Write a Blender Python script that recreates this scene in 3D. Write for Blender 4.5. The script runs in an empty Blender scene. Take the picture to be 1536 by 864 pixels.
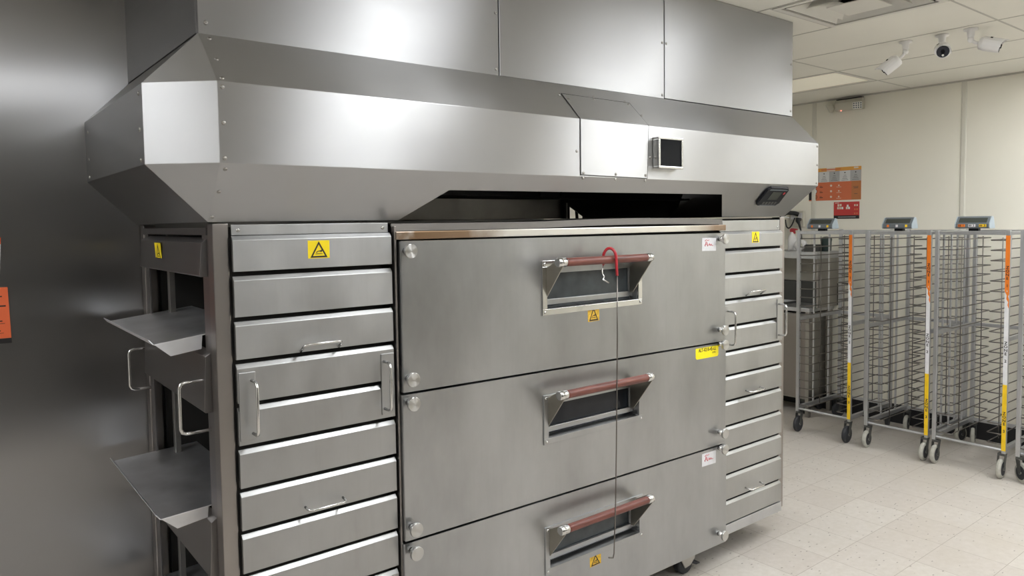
import bpy, math, random
from mathutils import Vector, Matrix
random.seed(7)
S = bpy.context.scene
COL = S.collection
PI = math.pi

# ------------------------------------------------------------------ materials
def newmat(name):
    m = bpy.data.materials.new(name); m.use_nodes = True
    nt = m.node_tree
    b = nt.nodes['Principled BSDF']
    return m, nt, b

def node(nt, t, **kw):
    n = nt.nodes.new(t)
    for k, v in kw.items():
        if k in n.inputs: n.inputs[k].default_value = v
        else: setattr(n, k, v)
    return n

def objcoord(nt, scale=(1, 1, 1)):
    tc = node(nt, 'ShaderNodeTexCoord'); mp = node(nt, 'ShaderNodeMapping')
    mp.inputs['Scale'].default_value = scale
    nt.links.new(tc.outputs['Object'], mp.inputs['Vector'])
    return mp.outputs['Vector']

def ramp(nt, fac, stops):
    r = node(nt, 'ShaderNodeValToRGB')
    e = r.color_ramp.elements
    while len(e) > 1: e.remove(e[-1])
    e[0].position = stops[0][0]; e[0].color = (*stops[0][1], 1)
    for p, c in stops[1:]:
        x = e.new(p); x.color = (*c, 1)
    nt.links.new(fac, r.inputs['Fac'])
    return r.outputs['Color']

def maprange(nt, v, a, b, c, d):
    r = node(nt, 'ShaderNodeMapRange')
    for i, x in zip(('From Min', 'From Max', 'To Min', 'To Max'), (a, b, c, d)): r.inputs[i].default_value = x
    nt.links.new(v, r.inputs['Value'])
    return r.outputs['Result']

def steel(name, base=(.60, .59, .575), rough=.30, grain=(6, 6, 300), smudge=.10, bump=.02, drips=0.0, big=(2.2, 2.2, 2.2), aniso=0.0, turn=0.0, rvar=.05):
    """brushed stainless sheet: fine grain, cloudy wipe marks, optional vertical drip stains"""
    m, nt, b = newmat(name)
    b.inputs['Metallic'].default_value = 1
    g = node(nt, 'ShaderNodeTexNoise', Scale=1.0, Detail=3.0)
    nt.links.new(objcoord(nt, grain), g.inputs['Vector'])
    c = node(nt, 'ShaderNodeTexNoise', Scale=1.0, Detail=5.0, Roughness=.6)
    nt.links.new(objcoord(nt, big), c.inputs['Vector'])
    col = ramp(nt, c.outputs['Fac'], [(.28, tuple(x*(1-smudge) for x in base)), (.72, tuple(min(1, x*(1+smudge*.6)) for x in base))])
    r1 = maprange(nt, c.outputs['Fac'], .3, .7, rough-rvar, rough+rvar*1.2)
    r2 = maprange(nt, g.outputs['Fac'], .3, .7, -.008, .008)
    ad = node(nt, 'ShaderNodeMath', operation='ADD')
    nt.links.new(r1, ad.inputs[0]); nt.links.new(r2, ad.inputs[1])
    rr = ad.outputs[0]
    if drips:
        d = node(nt, 'ShaderNodeTexNoise', Scale=1.0, Detail=4.0, Roughness=.65)
        nt.links.new(objcoord(nt, (38, 38, 2.2)), d.inputs['Vector'])
        mx = node(nt, 'ShaderNodeMix', data_type='RGBA')
        f = maprange(nt, d.outputs['Fac'], .52, .72, 0, drips)
        nt.links.new(f, mx.inputs['Factor']); nt.links.new(col, mx.inputs['A'])
        mx.inputs['B'].default_value = (base[0]*.62, base[1]*.58, base[2]*.52, 1)
        col = mx.outputs['Result']
    nt.links.new(col, b.inputs['Base Color']); nt.links.new(rr, b.inputs['Roughness'])
    if aniso:
        b.inputs['Anisotropic'].default_value = aniso; b.inputs['Anisotropic Rotation'].default_value = turn
        t = node(nt, 'ShaderNodeTangent', direction_type='UV_MAP', uv_map='grain')
        nt.links.new(t.outputs['Tangent'], b.inputs['Tangent'])
    if bump:
        bp = node(nt, 'ShaderNodeBump', Strength=bump, Distance=.002)
        nt.links.new(g.outputs['Fac'], bp.inputs['Height']); nt.links.new(bp.outputs['Normal'], b.inputs['Normal'])
    return m

def paint(name, col, rough=.5, metal=0.0, var=.06, scale=6, coat=0.0, spec=.5):
    m, nt, b = newmat(name)
    n = node(nt, 'ShaderNodeTexNoise', Scale=scale, Detail=4.0)
    nt.links.new(objcoord(nt), n.inputs['Vector'])
    c = ramp(nt, n.outputs['Fac'], [(.3, tuple(x*(1-var) for x in col)), (.7, tuple(min(1, x*(1+var)) for x in col))])
    nt.links.new(c, b.inputs['Base Color'])
    b.inputs['Roughness'].default_value = rough; b.inputs['Metallic'].default_value = metal
    b.inputs['Coat Weight'].default_value = coat; b.inputs['Specular IOR Level'].default_value = spec
    return m

def emit(name, col, strength):
    m, nt, b = newmat(name)
    b.inputs['Base Color'].default_value = (*col, 1)
    b.inputs['Emission Color'].default_value = (*col, 1)
    b.inputs['Emission Strength'].default_value = strength
    b.inputs['Roughness'].default_value = .6
    return m

M = {}
M['hood'] = steel('hood_steel', (.41, .41, .412), .335, (3, 3, 40), .05, 0, aniso=.86, turn=.25, rvar=.03)
M['duct'] = steel('duct_steel', (.35, .35, .354), .39, (3, 3, 40), .06, 0, big=(1.5, 1.5, 1.5), aniso=.84, turn=.25, rvar=.035)
M['door'] = steel('door_steel', (.415, .42, .425), .37, (40, 40, 3), .20, 0, drips=.07, big=(3.5, 3.5, 1.6), aniso=.4, rvar=.065)
M['louvre'] = steel('louvre_steel', (.415, .417, .415), .37, (3, 40, 40), .12, 0, drips=.10, big=(5, 5, 3), aniso=.4, turn=.25, rvar=.065)
M['post'] = steel('post_steel', (.33, .305, .29), .34, (40, 40, 3), .08, 0, rvar=.03)
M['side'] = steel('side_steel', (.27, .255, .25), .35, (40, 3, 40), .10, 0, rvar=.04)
M['tray'] = steel('tray_steel', (.80, .80, .82), .42, (60, 60, 60), .12, 0, big=(9, 9, 9))
M['wallsteel'] = steel('wall_sheet_steel', (.33, .327, .33), .285, (3, 3, 3), .03, 0, big=(1.1, 1.1, 1.1), aniso=.92, rvar=.002)
M['bright'] = steel('polished_steel', (.62, .615, .60), .20, (40, 40, 40), .03, 0, rvar=.02)
M['rack'] = steel('rack_aluminium', (.56, .565, .58), .45, (30, 30, 100), .10, 0, big=(14, 14, 6))
M['wire'] = steel('rack_wire', (.20, .185, .17), .38, (60, 60, 60), .10, 0)
M['dull'] = steel('dull_steel', (.40, .385, .36), .42, (60, 60, 60), .18, 0, big=(7, 7, 7))
M['flange'] = steel('sooty_flange_steel', (.15, .14, .13), .45, (3, 40, 40), .22, 0, big=(6, 6, 6), rvar=.08)
M['black'] = paint('black_plastic', (.012, .013, .016), .35, spec=.2)
M['cable'] = paint('black_cable_rubber', (.012, .012, .013), .5)
M['void'] = paint('interior_shade', (.020, .018, .016), .8)  # black stands in for shade in gaps and inside the hood and oven
M['rubber'] = paint('black_rubber', (.025, .026, .03), .6)
M['greytyre'] = paint('grey_rubber', (.42, .41, .36), .65, var=.15, scale=40)
M['white'] = paint('white_plastic', (.78, .77, .76), .4)
M['offwhite'] = paint('offwhite_plastic', (.62, .59, .50), .5)
M['yellow'] = paint('yellow_sticker', (.86, .66, .0), .45, var=.05, scale=30)
M['oldyellow'] = paint('worn_yellow_sticker', (.62, .38, .03), .55, var=.3, scale=90)
M['tag'] = paint('bright_yellow_label', (.95, .78, .0), .45, var=.04, scale=40)
M['ink'] = paint('black_ink', (.012, .010, .010), .6)
M['redink'] = paint('red_ink', (.62, .06, .08), .6)
M['paper'] = paint('white_paper', (.66, .66, .68), .6, var=.05, scale=40)
M['orange'] = paint('orange_tape', (.80, .20, .012), .5, var=.08, scale=25)
M['whitetape'] = paint('white_tape', (.74, .74, .76), .5, var=.05, scale=30)
M['yellowtape'] = paint('yellow_tape', (.86, .56, .01), .5, var=.08, scale=25)
M['postorange'] = paint('orange_poster_paper', (.62, .15, .055), .5, var=.03)
M['leftorange'] = paint('bright_orange_poster_paper', (.80, .15, .05), .45, var=.03)
M['postred'] = paint('red_poster_paper', (.52, .035, .03), .45, var=.03)
M['postgrey'] = paint('grey_poster_paper', (.42, .42, .42), .55)
M['postlight'] = paint('light_poster_paper', (.66, .66, .65), .55)
M['postbrown'] = paint('brown_orange_poster_paper', (.48, .17, .05), .5)
M['postyel'] = paint('amber_poster_paper', (.72, .34, .05), .5)
M['cream'] = paint('cream_print', (.72, .62, .5), .55)
M['redplastic'] = paint('red_rubber_tubing', (.42, .02, .03), .4)
M['timer'] = paint('slate_grey_plastic', (.13, .15, .165), .45)
M['timerend'] = paint('pale_grey_plastic', (.36, .42, .46), .45)
M['lcd'] = paint('dim_display', (.055, .06, .052), .3, spec=.2)
M['screen'] = paint('black_glass', (.004, .005, .008), .10, spec=.12)
M['glass'] = paint('smoky_oven_glass', (.045, .052, .056), .14, var=.25, scale=14, spec=.35)
M['darkglass'] = paint('dark_oven_glass', (.010, .012, .016), .08, var=.2, scale=14, spec=.25)
M['brass'] = steel('aged_bracket_steel', (.40, .375, .32), .34, (40, 40, 40), .14, 0, big=(9, 9, 9), rvar=.04)
M['taupe'] = paint('shaded_taupe_panel', (.36, .34, .29), .5)  # darkened for the shade behind the first rack
M['pot'] = paint('dark_green_plastic', (.03, .05, .045), .4)
M['binside'] = paint('dark_grey_plastic', (.06, .06, .055), .5)
M['ceilwhite'] = paint('painted_vent_metal', (.70, .68, .62), .5, var=.03)
M['base'] = paint('black_cove_base', (.012, .012, .014), .6)
M['lensface'] = paint('dark_lens_glass', (.010, .012, .022), .15)
M['lamp'] = paint('clear_lamp_lens', (.85, .84, .80), .25)
M['emhousing'] = paint('grey_beige_plastic', (.55, .53, .45), .5)
M['redled'] = emit('red_led', (1, .25, .18), 3)
LIGHT = emit('lit_diffuser', (.955, .98, 1.0), 9.5)
M['lens'] = emit('cream_lit_diffuser', (1.0, .95, .80), .08)

def mk_wood():
    m, nt, b = newmat('reddish_wood')
    n = node(nt, 'ShaderNodeTexNoise', Scale=1.0, Detail=6.0, Roughness=.65)
    nt.links.new(objcoord(nt, (7, 90, 90)), n.inputs['Vector'])
    c = ramp(nt, n.outputs['Fac'], [(.3, (.075, .020, .014)), (.55, (.16, .045, .032)), (.75, (.24, .085, .055))])
    nt.links.new(c, b.inputs['Base Color']); b.inputs['Roughness'].default_value = .42
    return m
M['wood'] = mk_wood()

def mk_spun():
    m, nt, b = newmat('turned_steel'); b.inputs['Anisotropic Rotation'].default_value = .25
    b.inputs['Metallic'].default_value = 1; b.inputs['Base Color'].default_value = (.52, .515, .50, 1)
    b.inputs['Roughness'].default_value = .33; b.inputs['Anisotropic'].default_value = .95
    t = node(nt, 'ShaderNodeTangent', direction_type='RADIAL', axis='Y')
    nt.links.new(t.outputs['Tangent'], b.inputs['Tangent'])
    return m
M['spun'] = mk_spun()

def mk_heat():
    """top rail: steel with brown heat stain near its ends"""
    m = steel('heat_stained_steel', (.66, .64, .60), .36, (3, 40, 40), .08, 0)
    nt = m.node_tree; b = nt.nodes['Principled BSDF']
    src = b.inputs['Base Color'].links[0].from_socket
    tc = node(nt, 'ShaderNodeTexCoord'); sx = node(nt, 'ShaderNodeSeparateXYZ')
    nt.links.new(tc.outputs['Object'], sx.inputs['Vector'])
    n = node(nt, 'ShaderNodeTexNoise', Scale=9.0, Detail=4.0)
    nt.links.new(tc.outputs['Object'], n.inputs['Vector'])
    w = node(nt, 'ShaderNodeMath', operation='MULTIPLY_ADD'); w.inputs[1].default_value = .30; 
    nt.links.new(n.outputs['Fac'], w.inputs[0]); nt.links.new(sx.outputs['X'], w.inputs[2])
    f = ramp(nt, maprange(nt, w.outputs[0], -.78, 1.12, 0, 1), [(.0, (.15,)*3), (.035, (.95,)*3), (.16, (.9,)*3), (.26, (0,)*3), (.80, (0,)*3), (.90, (.55,)*3), (.98, (.9,)*3), (1., (.3,)*3)])
    mx = node(nt, 'ShaderNodeMix', data_type='RGBA')
    nt.links.new(f, mx.inputs['Factor']); nt.links.new(src, mx.inputs['A'])
    mx.inputs['B'].default_value = (.20, .115, .055, 1)
    nt.links.new(mx.outputs['Result'], b.inputs['Base Color'])
    return m
M['heat'] = mk_heat()

def mk_floor():
    m, nt, b = newmat('vinyl_floor_tiles')
    tc = node(nt, 'ShaderNodeTexCoord'); mp = node(nt, 'ShaderNodeMapping')
    mp.inputs['Location'].default_value = (-3.555+.305*20, -2.825+.305*40, 0)
    nt.links.new(tc.outputs['Object'], mp.inputs['Vector'])
    v = mp.outputs['Vector']
    def brick(c1, c2, mo, ms):
        k = node(nt, 'ShaderNodeTexBrick'); k.offset = 0; k.squash = 1
        k.inputs['Scale'].default_value = 1; k.inputs['Brick Width'].default_value = .305; k.inputs['Row Height'].default_value = .305
        k.inputs['Mortar Size'].default_value = ms; k.inputs['Mortar Smooth'].default_value = .1; k.inputs['Bias'].default_value = 0
        k.inputs['Color1'].default_value = (*c1, 1); k.inputs['Color2'].default_value = (*c2, 1); k.inputs['Mortar'].default_value = (*mo, 1)
        nt.links.new(v, k.inputs['Vector']); return k
    k = brick((.545, .505, .465), (.585, .55, .51), (.33, .29, .25), .0014)
    n = node(nt, 'ShaderNodeTexNoise', Scale=26.0, Detail=6.0, Roughness=.7); nt.links.new(v, n.inputs['Vector'])
    cl = ramp(nt, n.outputs['Fac'], [(.25, (.86, .84, .80)), (.75, (1.06, 1.06, 1.06))])
    mu = node(nt, 'ShaderNodeMix', data_type='RGBA', blend_type='MULTIPLY'); mu.inputs['Factor'].default_value = 1
    nt.links.new(k.outputs['Color'], mu.inputs['A']); nt.links.new(cl, mu.inputs['B'])
    # dark flecks
    mpf = node(nt, 'ShaderNodeMapping'); mpf.inputs['Scale'].default_value = (22, 46, 1); mpf.inputs['Rotation'].default_value = (0, 0, .45)
    nt.links.new(tc.outputs['Object'], mpf.inputs['Vector'])
    vo = node(nt, 'ShaderNodeTexVoronoi', Scale=1.0); nt.links.new(mpf.outputs['Vector'], vo.inputs['Vector'])
    rnd = node(nt, 'ShaderNodeSeparateColor'); nt.links.new(vo.outputs['Color'], rnd.inputs['Color'])
    a = maprange(nt, vo.outputs['Distance'], .10, .20, 1, 0)
    c = maprange(nt, rnd.outputs['Red'], .50, .56, 0, .85)
    fm = node(nt, 'ShaderNodeMath', operation='MULTIPLY'); nt.links.new(a, fm.inputs[0]); nt.links.new(c, fm.inputs[1])
    mx = node(nt, 'ShaderNodeMix', data_type='RGBA'); nt.links.new(fm.outputs[0], mx.inputs['Factor'])
    nt.links.new(mu.outputs['Result'], mx.inputs['A']); mx.inputs['B'].default_value = (.20, .18, .155, 1)
    # brownish dirt blotches
    d = node(nt, 'ShaderNodeTexNoise', Scale=1.6, Detail=5.0, Roughness=.6); nt.links.new(tc.outputs['Object'], d.inputs['Vector'])
    mx2 = node(nt, 'ShaderNodeMix', data_type='RGBA'); nt.links.new(maprange(nt, d.outputs['Fac'], .5, .75, 0, .35), mx2.inputs['Factor'])
    nt.links.new(mx.outputs['Result'], mx2.inputs['A']); mx2.inputs['B'].default_value = (.47, .42, .34, 1)
    nt.links.new(mx2.outputs['Result'], b.inputs['Base Color'])
    nt.links.new(maprange(nt, n.outputs['Fac'], .3, .7, .30, .46), b.inputs['Roughness'])
    bp = node(nt, 'ShaderNodeBump', Strength=.25, Distance=.002)
    k2 = brick((1, 1, 1), (1, 1, 1), (0, 0, 0), .0016); nt.links.new(k2.outputs['Color'], bp.inputs['Height'])
    nt.links.new(bp.outputs['Normal'], b.inputs['Normal'])
    return m
M['floor'] = mk_floor()

def mk_wall(name, col, rough=.5):
    m, nt, b = newmat(name)
    n = node(nt, 'ShaderNodeTexNoise', Scale=1.3, Detail=3.0); nt.links.new(objcoord(nt), n.inputs['Vector'])
    nt.links.new(ramp(nt, n.outputs['Fac'], [(.3, tuple(x*.96 for x in col)), (.7, tuple(min(1, x*1.03) for x in col))]), b.inputs['Base Color'])
    f = node(nt, 'ShaderNodeTexNoise', Scale=140.0, Detail=2.0); nt.links.new(objcoord(nt), f.inputs['Vector'])
    bp = node(nt, 'ShaderNodeBump', Strength=.06, Distance=.003); nt.links.new(f.outputs['Fac'], bp.inputs['Height'])
    nt.links.new(bp.outputs['Normal'], b.inputs['Normal'])
    b.inputs['Roughness'].default_value = rough
    return m
M['wall'] = mk_wall('cream_wall_panel', (.84, .81, .71), .45)
M['wallback'] = mk_wall('taupe_wall_paint', (.34, .325, .30), .6)
M['darkpanel'] = paint('dark_panel_paint', (.035, .033, .032), .5)
M['wallwhite'] = mk_wall('white_wall_paint', (.74, .72, .68), .6)
M['tile'] = mk_wall('ceiling_tile', (.83, .81, .735), .8)
M['seam'] = paint('seam_strip', (.68, .66, .58), .45, var=.02)
M['grid'] = paint('ceiling_grid_metal', (.50, .48, .43), .5, var=.03)

# ------------------------------------------------------------------ mesh helpers
class MB:
    def __init__(s): s.v = []; s.f = []; s.m = []; s.s = []; s.mats = []
    def mi(s, mat):
        if mat not in s.mats: s.mats.append(mat)
        return s.mats.index(mat)
    def add(s, vs, fs, mat, smooth=False):
        o = len(s.v); k = s.mi(mat)
        s.v += [tuple(v) for v in vs]
        for f in fs:
            s.f.append(tuple(i+o for i in f)); s.m.append(k); s.s.append(smooth)
        return s
    def box(s, x0, x1, y0, y1, z0, z1, mat):
        v = [(x, y, z) for x in (x0, x1) for y in (y0, y1) for z in (z0, z1)]
        return s.add(v, [(0, 1, 3, 2), (4, 6, 7, 5), (0, 4, 5, 1), (2, 3, 7, 6), (0, 2, 6, 4), (1, 5, 7, 3)], mat)
    def prism(s, prof, axis, a, b, mat):
        """profile points in the plane across AXIS, extruded from a to b"""
        def P(p, t):
            return {'x': (t, p[0], p[1]), 'y': (p[0], t, p[1]), 'z': (p[0], p[1], t)}[axis]
        n = len(prof)
        v = [P(p, a) for p in prof]+[P(p, b) for p in prof]
        f = [tuple(range(n)), tuple(range(2*n-1, n-1, -1))]+[(i, (i+1) % n+0, (i+1) % n+n, i+n) for i in range(n)]
        return s.add(v, f, mat)
    def ngon(s, pts, thick, mat):
        """flat sheet given by 3D points, given a thickness vector"""
        t = Vector(thick); n = len(pts)
        v = [Vector(p) for p in pts]+[Vector(p)+t for p in pts]
        f = [tuple(range(n)), tuple(range(2*n-1, n-1, -1))]+[(i, i+n, (i+1) % n+n, (i+1) % n) for i in range(n)]
        return s.add(v, f, mat)
    def tube(s, path, r, mat, n=8, close=False):
        P = [Vector(p) for p in path]
        rings = []; up = None
        for i, p in enumerate(P):
            a = P[i-1] if (i > 0 or close) else P[i]; b = P[(i+1) % len(P)] if (i < len(P)-1 or close) else P[i]
            d1 = (p-a).normalized() if (p-a).length > 1e-9 else None
            d2 = (b-p).normalized() if (b-p).length > 1e-9 else None
            d = ((d1 or d2)+(d2 or d1)).normalized()
            if up is None:
                up = Vector((0, 0, 1)) if abs(d.z) < .9 else Vector((1, 0, 0))
            up = (up-d*up.dot(d)).normalized(); sd = d.cross(up)
            k = 1.0
            if d1 and d2:
                k = min(1.6, 1/max(.3, math.cos(d1.angle(d2)/2)))
            rr = r[i] if isinstance(r, (list, tuple)) else r
            rings.append([p+(up*math.cos(2*PI*j/n)+sd*math.sin(2*PI*j/n))*rr*k for j in range(n)])
        v = [q for g in rings for q in g]; f = []
        m = len(rings)
        for i in range(m if close else m-1):
            for j in range(n):
                a, b2 = i*n+j, i*n+(j+1) % n; c, d3 = ((i+1) % m)*n+(j+1) % n, ((i+1) % m)*n+j
                f.append((a, b2, c, d3))
        s.add(v, f, mat, True)
        if not close:
            o = len(s.v)-len(v); k = s.mi(mat)
            s.f.append(tuple(o+j for j in range(n-1, -1, -1))); s.m.append(k); s.s.append(False)
            s.f.append(tuple(o+(m-1)*n+j for j in range(n))); s.m.append(k); s.s.append(False)
        return s
    def lathe(s, prof, org, axis, mat, n=24, smooth=True):
        """profile (radius, along) spun about AXIS through ORG"""
        a = Vector(axis).normalized(); u = a.orthogonal().normalized(); w = a.cross(u); org = Vector(org)
        v = []; f = []
        for r, t in prof:
            for j in range(n):
                v.append(org+a*t+(u*math.cos(2*PI*j/n)+w*math.sin(2*PI*j/n))*max(r, 1e-5))
        m = len(prof)
        for i in range(m-1):
            for j in range(n):
                f.append((i*n+j, i*n+(j+1) % n, (i+1)*n+(j+1) % n, (i+1)*n+j))
        s.add(v, f, mat, smooth)
        k = s.mi(mat); o = len(s.v)-len(v)
        s.f.append(tuple(o+j for j in range(n-1, -1, -1))); s.m.append(k); s.s.append(False)
        s.f.append(tuple(o+(m-1)*n+j for j in range(n))); s.m.append(k); s.s.append(False)
        return s
    def flat(s, frame, polys, mat, lift=0.0, thick=.0004):
        """2D polygons laid on a plane; frame = (origin, right, up, normal)"""
        o, r, u, nn = frame
        for poly in polys:
            s.ngon([o+r*x+u*y+nn*(lift+thick) for x, y in poly], -nn*thick, mat)
        return s

def frame(o, r, u):
    o, r, u = Vector(o), Vector(r).normalized(), Vector(u).normalized()
    return (o, r, u, r.cross(u).normalized())

W = {}   # world position of every root, so parts can be given in room coordinates
def fin(o):
    import bmesh
    bm = bmesh.new(); bm.from_mesh(o.data)
    bmesh.ops.recalc_face_normals(bm, faces=bm.faces[:]); bm.to_mesh(o.data); bm.free()

def build(name, mb, parent=None, bevel=0.0, loc=(0, 0, 0), label=None, seg=2):
    me = bpy.data.meshes.new(name)
    base = Vector(W[parent.name]) if parent else Vector(loc)
    me.from_pydata([tuple(Vector(v)-base) for v in mb.v], [], mb.f)
    uv = me.uv_layers.new(name='grain')
    for p in me.polygons:
        n = p.normal
        u = Vector((1, 0, 0)) if abs(n.z) > .95 else Vector((0, 0, 1)).cross(n).normalized()
        v = n.cross(u)
        for li in p.loop_indices:
            c = me.vertices[me.loops[li].vertex_index].co
            uv.data[li].uv = (c.dot(u), c.dot(v))
    for m in mb.mats: me.materials.append(M[m] if isinstance(m, str) else m)
    for p, k, sm in zip(me.polygons, mb.m, mb.s): p.material_index = k; p.use_smooth = sm
    o = bpy.data.objects.new(name, me); COL.objects.link(o)
    fin(o)
    if parent: o.parent = parent
    else: o.location = base
    W[o.name] = base
    if bevel:
        b = o.modifiers.new('edge', 'BEVEL'); b.width = bevel; b.segments = seg; b.limit_method = 'ANGLE'; b.angle_limit = math.radians(40)
    if label: o['label'] = label
    return o

def root(name, label, cat, loc=(0, 0, 0), group=None):
    o = bpy.data.objects.new(name, None); COL.objects.link(o)
    o.empty_display_size = .1; o.location = loc; W[o.name] = Vector(loc)
    return tag(o, label, cat, group)

def tag(o, label, cat, group=None):
    o['label'] = label; o['category'] = cat
    if group: o['group'] = group
    return o

def struct(name, mb, bevel=0.0):
    o = build(name, mb, bevel=bevel); o['kind'] = 'structure'; return o

def copy_tree(o, parent=None):
    c = o.copy(); COL.objects.link(c)
    if parent: c.parent = parent
    for ch in [x for x in o.children]: copy_tree(ch, c)
    return c

def text_polys(txt, size, sx=1.0):
    """outline of a line of text as flat triangles, centred on (0, 0)"""
    cu = bpy.data.curves.new('txt', 'FONT'); cu.body = txt; cu.size = size; cu.align_x = 'CENTER'; cu.align_y = 'CENTER'; cu.resolution_u = 2
    ob = bpy.data.objects.new('txt', cu); me = ob.to_mesh()
    pol = [[(me.vertices[i].co.x*sx, me.vertices[i].co.y) for i in p.vertices] for p in me.polygons]
    ob.to_mesh_clear(); bpy.data.objects.remove(ob); bpy.data.curves.remove(cu)
    return pol

def put_text(mb, fr, txt, x, y, size, mat, sx=1.0, lift=.0006, bold=0.0):
    pol = text_polys(txt, size, sx)
    mb.flat(fr, [[(px+x, py+y) for px, py in p] for p in pol], mat, lift, .0003)
    if bold:
        mb.flat(fr, [[(px+x+bold, py+y) for px, py in p] for p in pol], mat, lift+.0001, .0003)
        mb.flat(fr, [[(px+x, py+y+bold) for px, py in p] for p in pol], mat, lift+.0002, .0003)

def R4(x0, y0, x1, y1): return [(x0, y0), (x1, y0), (x1, y1), (x0, y1)]
def disc(cx, cy, r, n=16): return [(cx+r*math.cos(2*PI*i/n), cy+r*math.sin(2*PI*i/n)) for i in range(n)]

# ------------------------------------------------------------------ camera
def make_camera():
    cd = bpy.data.cameras.new('camera'); co = bpy.data.objects.new('camera', cd); COL.objects.link(co)
    f = 1103.665; cx, cy = 765.13, 394.77
    cd.sensor_width = 36; cd.lens = 36*f/1536; cd.shift_x = (768-cx)/1536; cd.shift_y = (cy-432)/1536
    cd.clip_start = .02
    yaw, pitch, roll = .6663812, .0549050, -.0138524
    fwd = Vector((math.sin(yaw)*math.cos(pitch), math.cos(yaw)*math.cos(pitch), -math.sin(pitch)))
    rt = Vector((math.cos(yaw), -math.sin(yaw), 0)); up = rt.cross(fwd)
    c, s = math.cos(roll), math.sin(roll)
    r2 = rt*c+up*s; u2 = up*c-rt*s
    m = Matrix.Identity(4)
    for i in range(3): m[i][0] = r2[i]; m[i][1] = u2[i]; m[i][2] = -fwd[i]; m[i][3] = (0, 0, 1.7465)[i]
    co.matrix_world = m; S.camera = co
make_camera()

# ------------------------------------------------------------------ the room
ZC = 2.81
XW = 6.40
YS = 3.17          # stainless wall behind the oven
X0, Y0, Y1 = -4.0, -5.0, 5.2
struct('floor', MB().box(X0-.1, XW+.1, Y0-.1, Y1+.1, -.1, 0, 'floor'))
struct('added_dark_mat', MB().box(-1.4, 1.7, -4.6, -1.0, 0, .008, 'rubber'), .003)  # unseen mat, added to keep the steel wall's middle reflection dark
struct('ceiling', MB().box(X0-.1, XW+.1, Y0-.1, Y1+.1, ZC+.16, ZC+.26, 'tile'))
struct('wall_right', MB().box(XW, XW+.1, Y0, Y1, 0, ZC+.16, 'wall'))
struct('wall_left', MB().box(X0-.1, X0, Y0, Y1, 0, ZC+.16, 'wallwhite'))
struct('wall_front', MB().box(X0, XW, Y0-.1, Y0, 0, ZC+.16, 'wallback'))
struct('added_dark_panel', MB().box(-1.6, 1.9, Y0, Y0+.05, 0, 2.35, 'darkpanel').box(.14, .16, Y0+.05, Y0+.055, 0, 2.35, 'ink'), .004)  # unseen dark panel, added to darken what the stainless wall reflects
struct('wall_far', MB().box(X0, XW, Y1, Y1+.1, 0, ZC+.16, 'wall'))
struct('wall_back', MB().box(X0, 2.74, YS, YS+.12, 0, ZC, 'wallsteel'))
struct('baseboard_right', MB().box(XW-.012, XW, Y0, Y1, 0, .16, 'base'), .002)
tr = MB()
for y in (3.605, 2.363, 1.121, -.121, -1.363, -2.605, -3.847, 4.847):
    tr.prism([(XW-.006, y-.012), (XW-.003, y-.020), (XW, y-.020), (XW, y+.020), (XW-.003, y+.020), (XW-.006, y+.012)], 'z', .16, ZC, 'seam')
struct('trim_1', tr)
struct('trim_2', MB().box(XW-.016, XW, Y0, Y1, ZC-.012, ZC, 'grid'))

# ceiling: lay-in tiles 0.61 x 1.22, laid along Y, with real openings for the lights and the vent
GX = [5.83-.61*i for i in range(-1, 17)]
GY = [2.765+1.22*i for i in range(-7, 3)]
LIT = [(.34, -.895), (1.56, .325), (2.17, -2.115), (3.39, .325), (4.61, -.895), (5.22, .325), (4.61, -3.335), (5.22, -2.115), (-2.71, .325), (-2.71, -2.115), (-1.49, 1.545), (2.78, 3.985)]  # out of view; placed from the steel's reflections, some added as fill
CREAM = [(5.22, 2.765)]
VENT = (3.39, 1.545)
def near(a, b): return abs(a[0]-b[0]) < .02 and abs(a[1]-b[1]) < .02
tl = MB()
for gx in GX:
    for gy in GY:
        if any(near((gx, gy), c) for c in LIT+CREAM): continue
        x0, x1 = max(gx, X0), min(gx+.61, XW); y0, y1 = max(gy, Y0), min(gy+1.22, Y1)
        if near((gx, gy), VENT): y0 = gy+.61
        if x1-x0 < .02 or y1-y0 < .02: continue
        tl.box(x0+.004, x1-.004, y0+.004, y1-.004, ZC, ZC+.016, 'tile')
t = struct('ceiling_tiles', tl)
gm = MB()
for gx in GX:
    if X0 < gx < XW: gm.box(gx-.006, gx+.006, Y0, Y1, ZC-.0015, ZC+.03, 'grid')
for gy in GY:
    if Y0 < gy < Y1: gm.box(X0, XW, gy-.006, gy+.006, ZC-.001, ZC+.028, 'grid')
gm.box(VENT[0], VENT[0]+.61, VENT[1]+.604, VENT[1]+.616, ZC-.001, ZC+.028, 'grid')
struct('trim_3', gm)

def troffer(x, y, mat, label, group=None):
    r = root('ceiling_light', label, 'ceiling light', (x+.305, y+.61, ZC), group)
    h = MB(); a, b, c, d = x+.012, x+.598, y+.012, y+1.208
    for q in ((a, b, c, c+.03), (a, b, d-.03, d), (a, a+.03, c+.03, d-.03), (b-.03, b, c+.03, d-.03)):
        h.box(*q, ZC-.001, ZC+.05, 'ceilwhite')
    h.box(a, b, c, d, ZC+.05, ZC+.07, 'ceilwhite')
    build('frame', h, r)
    e = MB().box(a+.03, b-.03, c+.03, d-.03, ZC+.004, ZC+.012, mat)
    build('diffuser', e, r)
    return r
for i, (x, y) in enumerate(LIT):
    troffer(x, y, LIGHT, 'unseen bright white recessed ceiling light panel placed for the steel reflections and fill light', 'unseen ceiling light panels placed for reflections and fill light')
troffer(*CREAM[0], 'lens', 'pale cream recessed ceiling light panel beside the cream wall, past the hood')

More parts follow.
